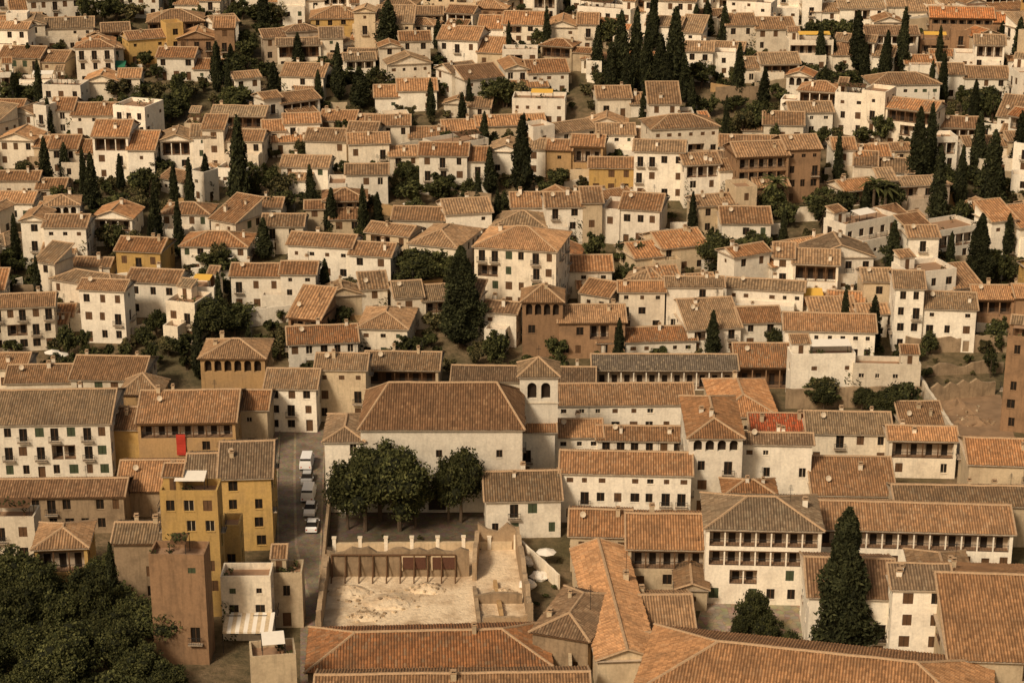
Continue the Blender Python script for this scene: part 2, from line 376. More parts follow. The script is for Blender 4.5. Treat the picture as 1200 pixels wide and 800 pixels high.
# ---------------------------------------------------------------- occupancy
occ=set(); RECT=[]
def cells(x,y,rot,w,d,pad=0):
    c,s=cos(rot),sin(rot); out=set()
    nx=int(w+2*pad)+1; ny=int(d+2*pad)+1
    for i in range(nx+1):
        for j in range(ny+1):
            a=-w/2-pad+(w+2*pad)*i/nx; b=-pad+(d+2*pad)*j/ny
            out.add((int(math.floor(x+c*a-s*b)),int(math.floor(y+s*a+c*b))))
    return out
NAMES={'w':'whitewashed_house','y':'yellow_house','o':'ochre_house','b':'brick_house','s':'stone_house'}
def B(u0,u1,vr,ve,vb,kind='g',rot=0,wall='w1',tile='t1',top=None,d=None,name=None,dens=.8,pitch=.36,front=None,extras=True,fl=None,hk=1.0):
    r=random.Random(int(u0*7+u1*3+vb)); uc=(u0+u1)/2
    x,y,z=site(uc,vb); s=F/depth(x,y,z); w=max(2.5,(u1-u0)/s)
    h=zat(y,ve)-z
    if kind in 'ghsxp' and d is None:
        pp=0 if kind=='x' else pitch
        lo,hi=.8,40
        for _ in range(25):
            m=(lo+hi)/2
            if proj(x,y+m,z+h+pp*m)[1]>vr: lo=m
            else: hi=m
        d=lo if kind in 'sx' else 2*lo
        if kind=='x': d=max(d,4)
    if kind=='p':
        d=w; pitch=max(.3,(zat(y+w/2,vr)-z-h)/(w/2+.4)); kind='h'
        if pitch>.9: pitch=.7
    if d is None: d=10
    d=max(d,3.5)
    if kind in 'g' and d>26: d=26
    near=y<345; far=y>338 and name is None and front is None and kind!='p'
    if far: rot+=r.uniform(-9,9)
    elif rot==0 and name is None: rot=r.uniform(-2.5,2.5)
    a=radians(rot)
    mb=MB()
    if far and w>10.5 and kind in 'gs' and d<14:
        f=r.choice([r.uniform(.3,.45),r.uniform(.55,.7)]); wa=w*f; wb=w-wa; dh=r.choice([-1.4,-.9,.8,1.2,-2.6]); sd=r.choice([0,1])
        mb.push(-w/2+wa/2,r.uniform(-.6,.6)*(sd==0),0); body(mb,r,wa-.01,d*r.uniform(.85,1),max(2.6,h+(dh if f<.5 else 0)),kind if r.random()<.7 else 'x' if f<.5 and dh<0 else 'f' if wa<8 else 'g',wall,tile,near,top if f>.5 else None,dens,pitch=pitch); mb.pop()
        wl2=wall if r.random()<.7 else r.choice(['w1','w2','w3'])
        mb.push(w/2-wb/2,r.uniform(-1.4,.8),0); body(mb,r,wb-.01,d*r.uniform(.85,1),max(2.6,h+(dh if f>=.5 else 0)),kind,wl2,r.choice([tile,tile,'t1','t2']),near,top if f<=.5 else None,dens,pitch=pitch); mb.pop()
    else:
        body(mb,r,w,d,h,kind,wall,tile,near,top,dens,pitch=pitch,front=front,extras=extras,fl=fl,hk=hk)
    if far and r.random()<.35 and h>4.5:
        w3=w*r.uniform(.35,.7); d3=r.uniform(2,3.2); mb.push(r.uniform(-.5,.5)*(w-w3),-d3-.004,0); body(mb,r,w3,d3,max(2.5,h*.45),r.choice(['x','s','x']),wall,tile,near,None,dens); mb.pop()
    o=mb.obj(name or NAMES[wall[0]],(x,y,z),a)
    occ.update(cells(x,y,a,w,d,.5)); RECT.append((u0,u1,ve,vb,y,.22))
    return o,(x,y,z,w,d,h,s)
near_list='''
362 645 740 783 806 h 3 st t4 - .3
372 690 790 822 870 g 0 st t2 - .2
738 1150 764 835 900 h -13 st t2 - .2
1108 1290 658 775 850 g -4 w3 t2 - .3
1072 1140 650 688 720 h -4 w1 t1 - .5
945 1045 655 700 775 g -4 w1 t3 - .9
1040 1108 668 690 790 s 0 w1 t3 - .95
825 958 583 620 708 h -3 w1 t3 gg .9
955 1182 590 622 668 g -4 w1 t1 gal .9
1048 1230 570 592 640 g -2 w3 t1 - .5
848 908 563 581 625 h 0 w1 t1 - .5
735 827 603 643 692 g 0 w3 t2 gal .8
668 738 598 628 670 g -3 w3 t1 - .5
737 812 698 735 760 g 0 w3 t2 - .5
725 800 742 775 805 g 5 st t2 - .3
622 690 697 745 790 h -20 st t3 - .3
657 808 530 555 613 g -3 w1 t1 - .95
570 657 553 586 630 g 3 w1 t1 - .9
805 867 466 513 602 h 0 w1 t1 arc .8
865 948 508 520 588 g -3 w1 t3 - .5
650 812 450 474 508 g 0 w1 t1 - .95
650 705 492 512 548 g 0 w1 t2 - .8
700 802 500 516 550 g -2 w1 t1 - .8
606 650 494 506 562 s 0 w1 t1 - .5
383 428 487 517 600 h 0 w1 t3 - .2
952 1047 538 580 604 s 0 w2 t1 - .5
880 955 487 508 535 s 0 w3 t5 - .4
945 1042 483 508 545 g -3 w2 t2 - .7
838 910 445 488 515 h 0 w3 t1 - .5
1040 1118 500 516 560 g -3 w2 t2 gal .6
1132 1230 515 545 605 g -5 w3 t1 - .6
1056 1105 473 497 512 s 0 w3 t2 - .4
-70 132 458 497 562 g 0 w1 t2 - 1
128 168 478 503 550 g 0 yl t1 - .4
165 278 458 495 552 g 0 oc t1 gal .7
274 315 458 480 528 g 0 w3 t1 - .6
143 190 437 462 505 p 0 oc t1 - .4
262 321 518 560 645 g 4 yl t3 - .9
222 268 532 575 640 g 4 w3 t3 - .8
196 262 572 582 722 x 0 yl t2 - .9
262 284 612 622 690 x 0 yl t2 - .8
140 232 540 575 605 g 2 st t2 - .3
-40 147 562 582 625 g 0 st t3 - .5
45 106 615 642 700 h 5 yl t2 gal .6
-10 44 600 612 660 x 0 w2 t2 - .5
138 192 613 636 705 g 0 st t2 - .6
182 246 646 657 778 x 0 br t2 - .12
262 320 672 682 750 x 0 w2 t2 - .8
318 356 668 678 735 x 0 w3 t2 - .8
298 350 765 775 850 x 10 w3 t2 - .3
238 313 398 420 485 h 0 oc t2 arc .5
313 372 433 455 506 g 0 w1 t1 - .9
372 430 415 433 494 g 0 w3 t1 - .9
428 514 413 433 470 g 0 w3 t1 gal .8
340 420 382 402 435 g 8 w1 t4 - .8
420 478 360 385 422 h -5 w2 t2 - .6
85 168 418 445 478 g -3 w2 t2 - .6
10 88 428 448 474 g 3 w2 t1 - .6
-40 32 414 432 460 g 0 w2 t2 - .7
530 696 430 447 468 g 0 w2 t3 - .3
695 863 416 433 457 g 0 w1 t6 gal .8
862 932 403 430 455 g 0 br t4 gal .8
918 1022 368 388 440 g -5 w1 t1 - .95
925 1000 412 420 468 x 3 w1 t1 - .5
998 1076 424 432 470 x -4 w2 t1 - .7
612 659 333 354 418 p 0 br t2 arc .5
655 732 358 378 420 g 0 br t2 - .7
725 778 330 342 388 g -5 w2 t2 - .8
555 652 266 292 380 h -6 w2 t2 - .95
652 717 300 318 350 g 4 w2 t1 - .7
780 846 325 336 388 g 4 w1 t2 - .7
805 868 350 385 414 g 9 w1 t2 - .8
866 915 360 378 408 g 5 w1 t1 - .8
700 816 384 400 418 g 5 w1 t4 - .6
1045 1078 318 338 412 g -5 w1 t1 - .95
1078 1140 343 362 412 g -6 w1 t1 - .95
1140 1215 335 352 388 g 0 br t2 gal .9
905 980 292 308 350 s -8 w1 t1 gal .8
1010 1046 315 330 372 g -8 w3 t2 - .8
940 1010 340 355 375 g -10 w2 t4 - .7
28 106 250 264 315 g 4 w1 t1 - .9
96 150 328 340 402 g 0 w1 t2 - .95
150 211 316 331 372 g -3 w1 t1 - .8
-20 66 345 360 412 g 8 w2 t2 - .8
-20 40 225 238 262 g 0 w1 t2 - .7
70 130 302 312 330 g 3 w2 t1 - .6
272 372 308 324 366 g 6 w1 t1 - .85
336 462 274 290 330 g -6 w1 t1 - .8
213 291 272 289 318 h 5 w1 t1 - .7
190 247 238 251 284 h 0 w1 t1 - .8
292 330 232 243 262 g 0 w1 t1 - .7
380 455 325 345 372 s 10 w3 t1 - .6
464 545 332 352 385 g 5 w2 t2 - .8
478 537 262 288 325 h -12 w2 t2 - .7
523 577 233 250 282 g 10 w1 t2 - .8
577 640 248 266 290 h -5 w1 t2 - .7
600 640 226 243 262 g 0 w1 t1 - .7
640 705 224 242 288 g 6 w1 t1 - .85
704 772 226 246 288 g -4 w1 t1 - .95
740 830 270 290 320 g 12 w3 t1 - .6
460 520 243 258 280 g 0 w2 t2 - .7
385 455 192 205 240 g 3 w1 t1 - .7
330 385 183 196 222 g 0 w1 t2 - .6
112 184 138 160 212 g 5 w1 t1 gal .9
190 253 150 164 200 g 0 w1 t1 gal .9
216 311 124 136 166 g -3 w3 t2 gal .8
310 376 132 145 178 g 3 w2 t1 - .8
0 70 150 164 196 g -5 w2 t2 - .8
60 118 158 174 205 g 0 w2 t1 - .8
0 78 200 212 235 g 4 w2 t2 - .7
376 440 128 142 168 g 0 w3 t2 - .8
430 520 135 147 178 s 0 w2 t1 - .8
358 440 150 166 198 g -4 w2 t2 - .7
410 492 155 168 208 g 0 w2 t2 - .8
492 572 165 182 228 g -3 w1 t1 - .95
520 640 135 148 166 g 2 w2 t2 - .6
572 640 165 178 205 g 0 w1 t2 - .7
640 706 158 172 212 g 0 oc t1 gal .8
690 742 185 197 228 g 4 yl t2 - .7
700 765 145 158 185 g 0 w1 t1 - .8
742 800 165 178 235 g -4 w1 t2 - .8
762 842 135 150 200 h 3 w2 t1 - .8
800 862 180 192 240 s 3 w1 t1 gal .8
860 962 165 182 242 g 2 br t2 gg .8
845 902 243 262 300 g 4 w1 t1 - .85
870 940 130 145 168 g -3 w2 t2 - .7
975 1040 168 182 212 g 5 w1 t2 - .8
1000 1068 185 202 225 g -8 w2 t1 - .7
1020 1100 86 99 132 h 0 w1 t1 - .8
925 975 120 132 160 g 5 w1 t2 - .8
870 935 60 74 100 g -4 w2 t1 gal .8
1090 1215 8 22 45 g 0 br t4 gal .9
1040 1095 0 14 30 g 0 w2 t2 - .8
1100 1180 78 92 118 g 3 w1 t2 - .8
950 1035 0 10 38 g 3 w1 t1 - .8
850 930 20 34 60 g -3 w2 t2 - .8
592 666 70 85 112 g 3 w1 t2 - .85
512 590 30 48 80 g -5 w1 t2 - .8
560 640 12 28 50 g 0 w1 t1 - .8
640 700 18 32 60 g 5 w2 t2 - .8
600 662 112 120 148 x 0 w1 t2 - .8
440 512 92 106 130 g 4 w1 t2 - .8
365 425 8 22 45 h 0 yl t2 - .6
412 442 -8 4 30 g 0 w1 t1 - .7
0 78 54 68 98 g -3 w3 t1 - .8
30 110 20 34 58 g 3 w2 t2 - .8
175 240 12 26 52 h 4 br t2 gal .8
205 260 -6 6 24 g 0 w2 t2 - .8
185 262 55 68 95 g 3 w1 t1 - .8
100 165 84 96 118 g -4 w2 t2 - .8
62 140 118 134 158 g 3 w1 t1 - .8
330 380 75 90 118 g 0 w1 t2 - .8
520 575 112 122 138 s 0 w2 t1 - .8
700 760 100 115 138 g 0 w2 t2 - .7
1130 1210 160 172 200 g 0 w2 t1 - .8
'''
for L in near_list.strip().split('\n'):
    t=L.split(); u0,u1,vr,ve,vb=map(float,t[:5])
    B(u0,u1,vr,ve,vb,t[5],float(t[6]),t[7],t[8],None if t[9]=='-' else t[9],dens=float(t[10]))
B(700,768,700,772,815,'f',4,'w3','t2',None,d=31,dens=.25)
B(792,828,660,690,715,'f',0,'w3','t1',None,d=14,dens=.5)
B(425,612,450,503,600,'h',0,'w1','t3',None,name='church',fl=2,extras=False,pitch=.52,hk=2.0,
  front=[(0.1,3.8,[(9.6,12.2,'a')]),(4.6,6.0,[(4,5,'w'),(14,15.2,'w')]),(8.6,9.8,[(2.5,3.4,'w'),(10.8,11.7,'w'),(19.5,20.4,'w')])])
def tower():
    x,y,z=site(631,557); s=F/depth(x,y,z); w=44/s; h=zat(y,441)-z; mb=MB(); r=random.Random(2)
    rows=[(h*.45,h*.45+1,[(w/2-.4,w/2+.4,'w')]),(h-3.6,h-1.0,[(w*.2,w*.44,'a'),(w*.56,w*.8,'a')])]
    for A,an in (((-w/2,0),0),((w/2,0),pi/2),((w/2,w),pi),((-w/2,w),-pi/2)): facade(mb,A,an,w,-1,h,rows,'w1',True)
    for e in ((-w/2-.12,w/2+.12,-.12,-.002),(-w/2-.12,w/2+.12,w+.002,w+.12),(-w/2-.12,-w/2-.002,-.001,w+.001),(w/2+.002,w/2+.12,-.001,w+.001)): mb.box(*e,h-4.35,h-4.15,'w2')
    roof(mb,w,w,h,'h',.62,'t2',True,'w1',.45)
    mb.box(-.03,.03,w/2-.03,w/2+.03,h+1.5,h+4,'iron'); mb.box(-.35,.35,w/2-.02,w/2+.02,h+3.3,h+3.37,'iron')
    mb.obj('church_bell_tower',(x,y,z))
tower()
B(56,96,228,241,290,'p',4,'w1','t2','arc',dens=.5)
B(1172,1240,392,402,508,'x',-18,'br','t2',None,dens=.7)
# ---------------------------------------------------------------- ground
def axis(a,b,fine0,fine1,st):
    L=[fine0+st*i for i in range(int((fine1-fine0)/st)+1)]
    lo=[];v=fine0;s=st
    while v>a: s*=1.5; v-=s; lo.append(v)
    hi=[];v=L[-1];s=st
    while v<b: s*=1.5; v+=s; hi.append(v)
    return lo[::-1]+L+hi
xs=axis(-7000,7000,-200,200,4); ys=axis(-3000,9000,190,760,4)
gv=[(x,y,tz(x,y)) for y in ys for x in xs]; nx=len(xs)
gf=[(j*nx+i,j*nx+i+1,(j+1)*nx+i+1,(j+1)*nx+i) for j in range(len(ys)-1) for i in range(nx-1)]
me=bpy.data.meshes.new('ground'); me.from_pydata(gv,[],gf)
m,nt,b=nm('hillside_earth',1); tc=N(nt,'ShaderNodeTexCoord').outputs['Object']
c=mixc(nt,rng_(nt,noise(nt,tc,.05,3),.4,.6,0,1),(.22,.155,.09),(.11,.09,.045))
c=mixc(nt,rng_(nt,noise(nt,tc,.6,3,.7),.35,.7,0,.8),c,(.055,.048,.022)); nt.links.new(c,b.inputs['Base Color'])
bp=N(nt,'ShaderNodeBump'); bp.inputs['Strength'].default_value=1; bp.inputs['Distance'].default_value=.3; nt.links.new(noise(nt,tc,1.2,3),bp.inputs['Height']); nt.links.new(bp.outputs[0],b.inputs['Normal'])
me.materials.append(m); g=bpy.data.objects.new('ground',me); sc.collection.objects.link(g)
def sheet(name,poly,z,mat,key=None):
    pts=[site(u,v) for u,v in poly]; mb=MB(); mb.q([(p[0],p[1],z) for p in pts],mat); return mb.obj(name)
def cobble(key,name,col,scale=2.2):
    m,nt,b=nm(name,.9); tc=N(nt,'ShaderNodeTexCoord').outputs['Object']
    v=N(nt,'ShaderNodeTexVoronoi',feature='DISTANCE_TO_EDGE'); v.inputs['Scale'].default_value=scale; nt.links.new(tc,v.inputs['Vector'])
    v2=N(nt,'ShaderNodeTexVoronoi'); v2.inputs['Scale'].default_value=scale; nt.links.new(tc,v2.inputs['Vector'])
    c=mixc(nt,rng_(nt,noise(nt,tc,.35,3),.3,.7,0,1),[x*.6 for x in col],[x*1.35 for x in col])
    c=mixc(nt,.25,c,mixc(nt,1,v2.outputs['Color'],col,'MULTIPLY'))
    c=mixc(nt,rng_(nt,v.outputs['Distance'],0,.06,.6,0),c,[x*.4 for x in col]); nt.links.new(c,b.inputs['Base Color']); MAT[key]=m
cobble('cob','cobbled_street',(.25,.20,.145)); cobble('pav','stone_pavement',(.36,.29,.20),1.2); cobble('plz','plaza_paving',(.13,.10,.07),1.5)
def sandmat():
    m,nt,b=nm('sandy_rubble_ground',1); tc=N(nt,'ShaderNodeTexCoord').outputs['Object']
    c=mixc(nt,rng_(nt,noise(nt,tc,.22,3,.6),.36,.58,0,1),(.48,.35,.22),(.76,.61,.42)); c=mixc(nt,rng_(nt,noise(nt,tc,1.5,3,.7),.5,.75,0,.5),c,(.30,.21,.13))
    nt.links.new(c,b.inputs['Base Color']); bp=N(nt,'ShaderNodeBump'); bp.inputs['Distance'].default_value=.2; nt.links.new(noise(nt,tc,2,3),bp.inputs['Height']); nt.links.new(bp.outputs[0],b.inputs['Normal']); MAT['sand']=m
sandmat()
sl=[(322,503),(319,560),(320,640),(352,690),(352,800),(345,900)]; sr=[(386,503),(385,560),(381,640),(378,700),(374,800),(367,900)]
sheet('cobbled_street',sl+sr[::-1],.008,'cob')
def strip(name,pts,w,z0,z1,mat):
    mb=MB(); P=[site(u,v)[:2] for u,v in pts]
    for a,b_ in zip(P,P[1:]):
        L=math.hypot(b_[0]-a[0],b_[1]-a[1]); an=math.atan2(b_[1]-a[1],b_[0]-a[0]); mb.push(a[0],a[1],0,an); mb.box(0,L-.003,-w/2,w/2,z0,z1,mat); mb.pop()
    return mb.obj(name)
strip('street_kerb',[(328,505),(325,560),(326,640)],.25,0,.13,'pav'); strip('street_kerb',[(381,505),(379,560),(376,640),(374,700)],.25,0,.13,'pav')
strip('stone_gutter_line',[(346,505),(345,560),(347,640),(362,700)],.35,0,.014,'pav')
sheet('church_plaza',[(388,598),(600,598),(602,632),(386,634)],.006,'plz')
sheet('sandy_yard',[(380,640),(612,640),(630,750),(372,750)],.01,'sand')
sheet('excavation_ground',[(1080,455),(1170,455),(1190,515),(1105,515)],.02,'earth')
sheet('courtyard_paving',[(825,700),(950,700),(960,790),(800,790)],.012,'pav')
# ---------------------------------------------------------------- walls
def wall(name,pts,h,th,mat,broken=0,capm=None,z=None,pillars=None):
    mb=MB(); r=random.Random(len(name)+int(pts[0][0])); P=[site(u,v) for u,v in pts]; z0=P[0][2]
    for a,b_ in zip(P,P[1:]):
        L=math.hypot(b_[0]-a[0],b_[1]-a[1]); an=math.atan2(b_[1]-a[1],b_[0]-a[0]); mb.push(a[0],a[1],0,an)
        n=max(1,int(L/ (1.1 if broken else 6))); zz=lambda i:a[2]+(b_[2]-a[2])*i/n
        hs=[h+(r.uniform(-broken,broken*.3)) for _ in range(n+1)]
        for i in range(n):
            s0,s1=L*i/n,L*(i+1)/n; za,zb=zz(i)+hs[i],zz(i+1)+hs[i+1]; bz=min(zz(i),zz(i+1))-3
            for o,fl in ((-th/2,0),(th/2,1)):
                q=[(s0,o,bz),(s1,o,bz),(s1,o,zb),(s0,o,za)]; mb.q(q[::-1] if fl else q,mat)
            mb.q([(s0,-th/2,za),(s1,-th/2,zb),(s1,th/2,zb),(s0,th/2,za)],capm or mat)
        mb.q([(0,-th/2,a[2]-3),(0,-th/2,a[2]+hs[0]),(0,th/2,a[2]+hs[0]),(0,th/2,a[2]-3)],mat); mb.q([(L,-th/2,b_[2]-3),(L,th/2,b_[2]-3),(L,th/2,b_[2]+hs[-1]),(L,-th/2,b_[2]+hs[-1])],mat)
        if pillars:
            for i in range(int(L/pillars)+1):
                x=min(L,i*pillars); mb.box(x-.25,x+.25,-.27,.27,z0,z0+h+.75,'w1'); mb.box(x-.32,x+.32,-.34,.34,z0+h+.75,z0+h+.89,'w2')
        mb.pop()
    return mb.obj(name)
wall('ruined_wall',[(384,674),(550,674)],4.1,.6,'st',.7)
wall('ruined_wall',[(384,674),(374,745)],3.6,.6,'st',.8)
wall('ruined_wall',[(556,680),(560,642),(606,642),(622,738)],3.6,.6,'st',1.1)
wall('ruined_wall',[(556,706),(612,706)],1.5,.5,'st',.5)
wall('ruined_wall',[(566,730),(620,728)],1.1,.5,'st',.5)
wall('ruined_wall',[(580,685),(588,726)],.9,.5,'oc',.4)
wall('ruined_wall',[(556,690),(562,738)],.9,.5,'st',.5)
wall('plaza_wall',[(392,645),(600,643)],1.2,.4,'w3',0,None,pillars=3.6)
wall('street_wall',[(386,600),(381,650),(372,745)],2.2,.4,'st',.1)
wall('retaining_wall',[(1076,462),(1138,560)],3.5,.5,'w2',.2)
wall('retaining_wall',[(1060,412),(1180,412)],3.0,.5,'st',.6)
wall('retaining_wall',[(1090,470),(1165,462)],3.0,.5,'st',.9)
wall('retaining_wall',[(1085,440),(1175,436)],2.2,.5,'st',.9)
wall('retaining_wall',[(920,478),(1078,476)],3.6,.5,'st',.3)
wall('garden_wall',[(664,730),(668,800),(670,860)],3.2,.4,'w3',.05)
wall('garden_wall',[(600,640),(655,690)],2.2,.3,'w2',.1)
wall('garden_wall',[(820,790),(945,795)],2.5,.4,'w3',.1)
wall('garden_wall',[(110,760),(182,765)],3,.4,'st',.2)
rw=random.Random(77)
for _ in range(130):
    u=rw.uniform(-10,1200); v=rw.uniform(30,395); L=rw.uniform(25,70); wall('garden_wall',[(u,v),(u+L,v+rw.uniform(-9,9))],rw.uniform(1.4,3.4),.35,rw.choice(['w1','w1','w2','st','w3','oc']),.15)
mb=MB()
P=[site(390+i*16,674) for i in range(10)]
for p in P:
    x,y=p[0],p[1]-.5; mb.tube((x,y,0),(x,y,3.3),.12,.12,'wood'); mb.tube((x,y-2.0,0),(x,y-.05,2.5),.1,.1,'wood')
mb.tube((P[0][0],P[0][1]-.5,3.3),(P[-1][0],P[0][1]-.5,3.3),.12,.12,'wood')
mb.obj('timber_shoring')
mb=MB(); x,y,z=site(483,674)
for i,(xx,mm) in enumerate(((0,'woodr'),(4,'woodr'))):
    mb.box(x+xx-1.2,x+xx+1.9,y-.5,y-.34,1.2,3.0,mm); mb.box(x+xx-1.35,x+xx-1.2,y-.55,y-.32,1.0,3.15,'w3'); mb.box(x+xx-1.2,x+xx+1.9,y-.55,y-.32,3.0,3.15,'w3')
mb.obj('boarded_window_panels')
def rubble(u,v,w,h,seed,mat='sand',name='rubble_heap'):
    r=random.Random(seed); mb=MB(); n=14; ring=[]
    for k in range(5):
        rr=w*(1-k/4.0)+.05; zz=h*(k/4.0)**.7
        ring.append([(rr*cos(2*pi*i/n)*r.uniform(.8,1.15),rr*.7*sin(2*pi*i/n)*r.uniform(.8,1.15),zz*r.uniform(.8,1.15)-.05*(k==0)) for i in range(n)])
    for k in range(4):
        for i in range(n): mb.q([ring[k][i],ring[k][(i+1)%n],ring[k+1][(i+1)%n],ring[k+1][i]],mat)
    for _ in range(40):
        a=r.uniform(0,6.3);q=r.uniform(.2,1.2)*w; s=r.uniform(.08,.25); x,y=q*cos(a),q*.7*sin(a); z=max(0,h*(1-q/w))*.8
        mb.push(x,y,z,r.uniform(0,3)); mb.box(-s,s,-s*.7,s*.7,-.1,s*1.1,r.choice(['st','w3',mat])); mb.pop()
    mb.obj(name,site(u,v))
for i,(u,v,w,h) in enumerate([(410,695,3,1.1),(455,705,4,.7),(500,690,2.5,.8),(430,722,2.2,.5),(590,696,2,.9)]): rubble(u,v,w,h,i)
rubble(1120,480,4,2,8,'earth'); rubble(1140,495,3,1.2,9,'earth')
# ---------------------------------------------------------------- filler town
def house_any(x,y,rot,w,d,h,r):
    z=tz(x,y); wm=r.choices(['w1','w2','w3','w4','oc','br','yl'],[58,25,8,2,3,2,2])[0]; tl=r.choices(['t1','t2','t3','t4'],[34,32,18,16])[0]
    mb=MB(); kind=r.choices(['g','h','s','x','f'],[40,18,12,18,12])[0]; top=r.choices([None,'gal','gg','arc'],[58,28,7,7])[0]
    body(mb,r,w,d,h,kind,wm,tl,False,top,.9)
    if r.random()<.7 and w>6:
        sd=r.choice([-1,1]); w2=r.uniform(3.2,5.5); d2=d*r.uniform(.6,.95); h2=max(2.8,h+r.choice([-1.2,-2.8,-3,1.4,2.6])); mb.push(sd*(w/2+w2/2+.004),r.uniform(-1.5,1.5),0)
        body(mb,r,w2,d2,h2,r.choice(['g','s','x','x','h','f']),wm,tl,False,None,.8,extras=False); mb.pop()
    if r.random()<.5:
        d3=r.uniform(2.2,3.4); w3=w*r.uniform(.5,.95); mb.push(r.uniform(-.2,.2)*(w-w3),-d3-.004,0); body(mb,r,w3,d3,max(2.6,h*.5),r.choice(['x','s','x']),wm,tl,False,None,.8); mb.pop()
    return mb.obj(NAMES[wm[0]],(x,y,z),rot)
PATCH=[(140,225,85,145),(275,320,20,105),(165,200,165,240),(290,360,185,238),(120,180,215,250),(455,520,288,338),(228,290,345,400),(185,235,385,422),(810,925,105,165),(890,1010,218,275),(820,885,262,332),(1010,1060,205,268),(695,745,278,312),(480,560,208,240),(575,640,92,130),(1120,1180,100,150),(-10,40,268,322),(948,1010,443,478),(1020,1070,448,492),(0,70,318,352),(1080,1200,288,335),(600,660,198,228),(325,380,225,250),(0,50,90,125),(950,1015,78,118),(1100,1200,235,290),(985,1040,145,172),(640,740,20,60),(700,830,60,118),(1050,1200,180,240),(90,140,265,300),(255,330,0,45),(425,470,75,125),(575,610,402,425),(215,270,300,325),(375,420,60,110),(930,1000,10,60),(100,175,0,30),(260,360,100,135),(240,270,265,330)]
TREES=[]
rt=random.Random(5)
for (a,b_,v0,v1) in PATCH:
    x,y,z=site((a+b_)/2,v1); s=F/depth(x,y,z); n=max(2,int((b_-a)*(v1-v0)/(s*s)/18))
    RECT.append((a,b_,v0,v1,y,.3))
    for _ in range(n):
        hh=rt.uniform(4,8); vb=rt.uniform(min(v1-3,v0+hh*s*.9),v1); u=rt.uniform(a,b_)
        TREES.append((u,vb,hh,rt.uniform(4,7.5)))
CY=[(456,0,72,30),(255,48,100,15),(322,72,115,15),(350,38,85,14),(397,50,118,15),(422,78,128,23),(282,135,248,24),(184,215,295,17),(110,178,250,17),(100,172,240,11),(55,160,220,15),(243,180,238,15),(612,135,228,24),(574,172,228,15),(389,220,274,16),(443,225,272,13),(310,255,305,19),(541,288,406,48),(727,12,112,23),(745,8,110,19),(757,30,115,17),(790,8,118,26),(773,40,118,22),(828,0,45,16),(815,5,50,13),(1003,12,85,19),(1057,8,85,15),(1038,35,90,13),(1090,70,125,10),(960,28,85,13),(865,50,115,14),(1073,125,225,24),(1097,170,268,20),(1088,120,205,16),(1145,250,340,30),(1160,152,245,27),(1124,170,245,15),(1145,130,200,17),(135,635,735,17),(18,85,130,13),(583,222,265,11),(505,92,140,11),(1192,130,205,18),(765,-10,60,16),(1045,258,322,19),(985,594,774,62),(1103,60,125,13),(700,30,90,15),(560,200,240,11),(142,180,225,10),(1180,250,300,15),(895,80,125,14),(35,50,90,11),(310,-20,40,15),(550,92,135,10),(800,60,120,17),(715,50,118,15),(1012,50,110,15),(1192,20,80,16),(848,5,55,13),(20,250,310,12),(205,190,240,11),(735,60,122,16),(782,60,122,16)]
CR=[]
for (u,vt,vb,w) in CY:
    x,y,z=site(u,vb); RECT.append((u-w/2,u+w/2,vt,vb,y,.12)); CR.append((u-w/2,u+w/2,vt,vb,y))
    for i in range(-2,3):
        for j in range(-2,3): occ.add((int(x)+i,int(y)+j))
for (u,vb,hh,w) in TREES:
    x,y,z=site(u,vb); k=int(w/2)
    for i in range(-k,k+1):
        for j in range(-k,k+1): occ.add((int(x)+i,int(y)+j))
rf=random.Random(21); cnt=0
y=334.0
while y<630:
    hw=depth(0,y,tz(0,y))*.262+18; x=-hw+rf.uniform(0,6)
    while x<hw:
        w=rf.choice([rf.uniform(5.5,9),rf.uniform(8,14.5)]); d=rf.uniform(5.2,8.4); h=rf.choice([3.2,5.6,5.9,6.2,7.0,8.6,9.0]); 
        rot=radians(22*sin(x/37+y/29)+rf.uniform(-20,20)); xx=x+w/2; yy=y+rf.uniform(-3,3)
        cs=cells(xx,yy,rot,w,d,0); fr=len(cs&occ)/len(cs)
        z=tz(xx,yy); ua,va=proj(xx-w/2-1,yy,z+h+1); ub,vb=proj(xx+w/2+1,yy,z); ok=fr<.16
        if ok:
            for (r0,r1,e,bb,ry,lim) in RECT:
                if ry>yy:
                    ox=min(ub,r1)-max(ua,r0); oy=min(vb,bb-2)-max(va,e)
                    if ox>0 and oy>0 and ox*oy/((r1-r0)*(bb-e))>lim: ok=False; break
        if ok and rf.random()<.97:
            house_any(xx,yy,rot,w,d,h,rf); occ.update(cells(xx,yy,rot,w,d,.2)); cnt+=1; x+=w+rf.uniform(0,1.2)
        else: x+=1.5
    y+=5.0
print('filler',cnt)
# ---------------------------------------------------------------- trees
def leaves(r,pts,size,elong=1.0,upb=0.0):
    pts=np.asarray(pts); n=len(pts); a=r.normal(size=(n,3)); a[:,2]+=upb; a/=np.linalg.norm(a,axis=1)[:,None]
    b=r.normal(size=(n,3)); b-=(b*a).sum(1)[:,None]*a; b/=np.linalg.norm(b,axis=1)[:,None]
    s=size*r.uniform(.6,1.3,(n,1)); A=a*s*elong; Bv=b*s*.6
    V=np.stack([pts-A,pts+Bv*1.0,pts+A,pts-Bv],1).reshape(-1,3); return V
def treemesh(name,mb,V,lm):
    i0=len(mb.v); mb.v+= [tuple(p) for p in V.tolist()]
    if lm not in mb.mats: mb.mats.append(lm)
    k=mb.mats.index(lm)
    for i in range(len(V)//4):
        mb.f.append((i0+4*i,i0+4*i+1,i0+4*i+2,i0+4*i+3)); mb.m.append(k); mb.uv.append([(0,0)]*4)
    return mb.mesh(name)
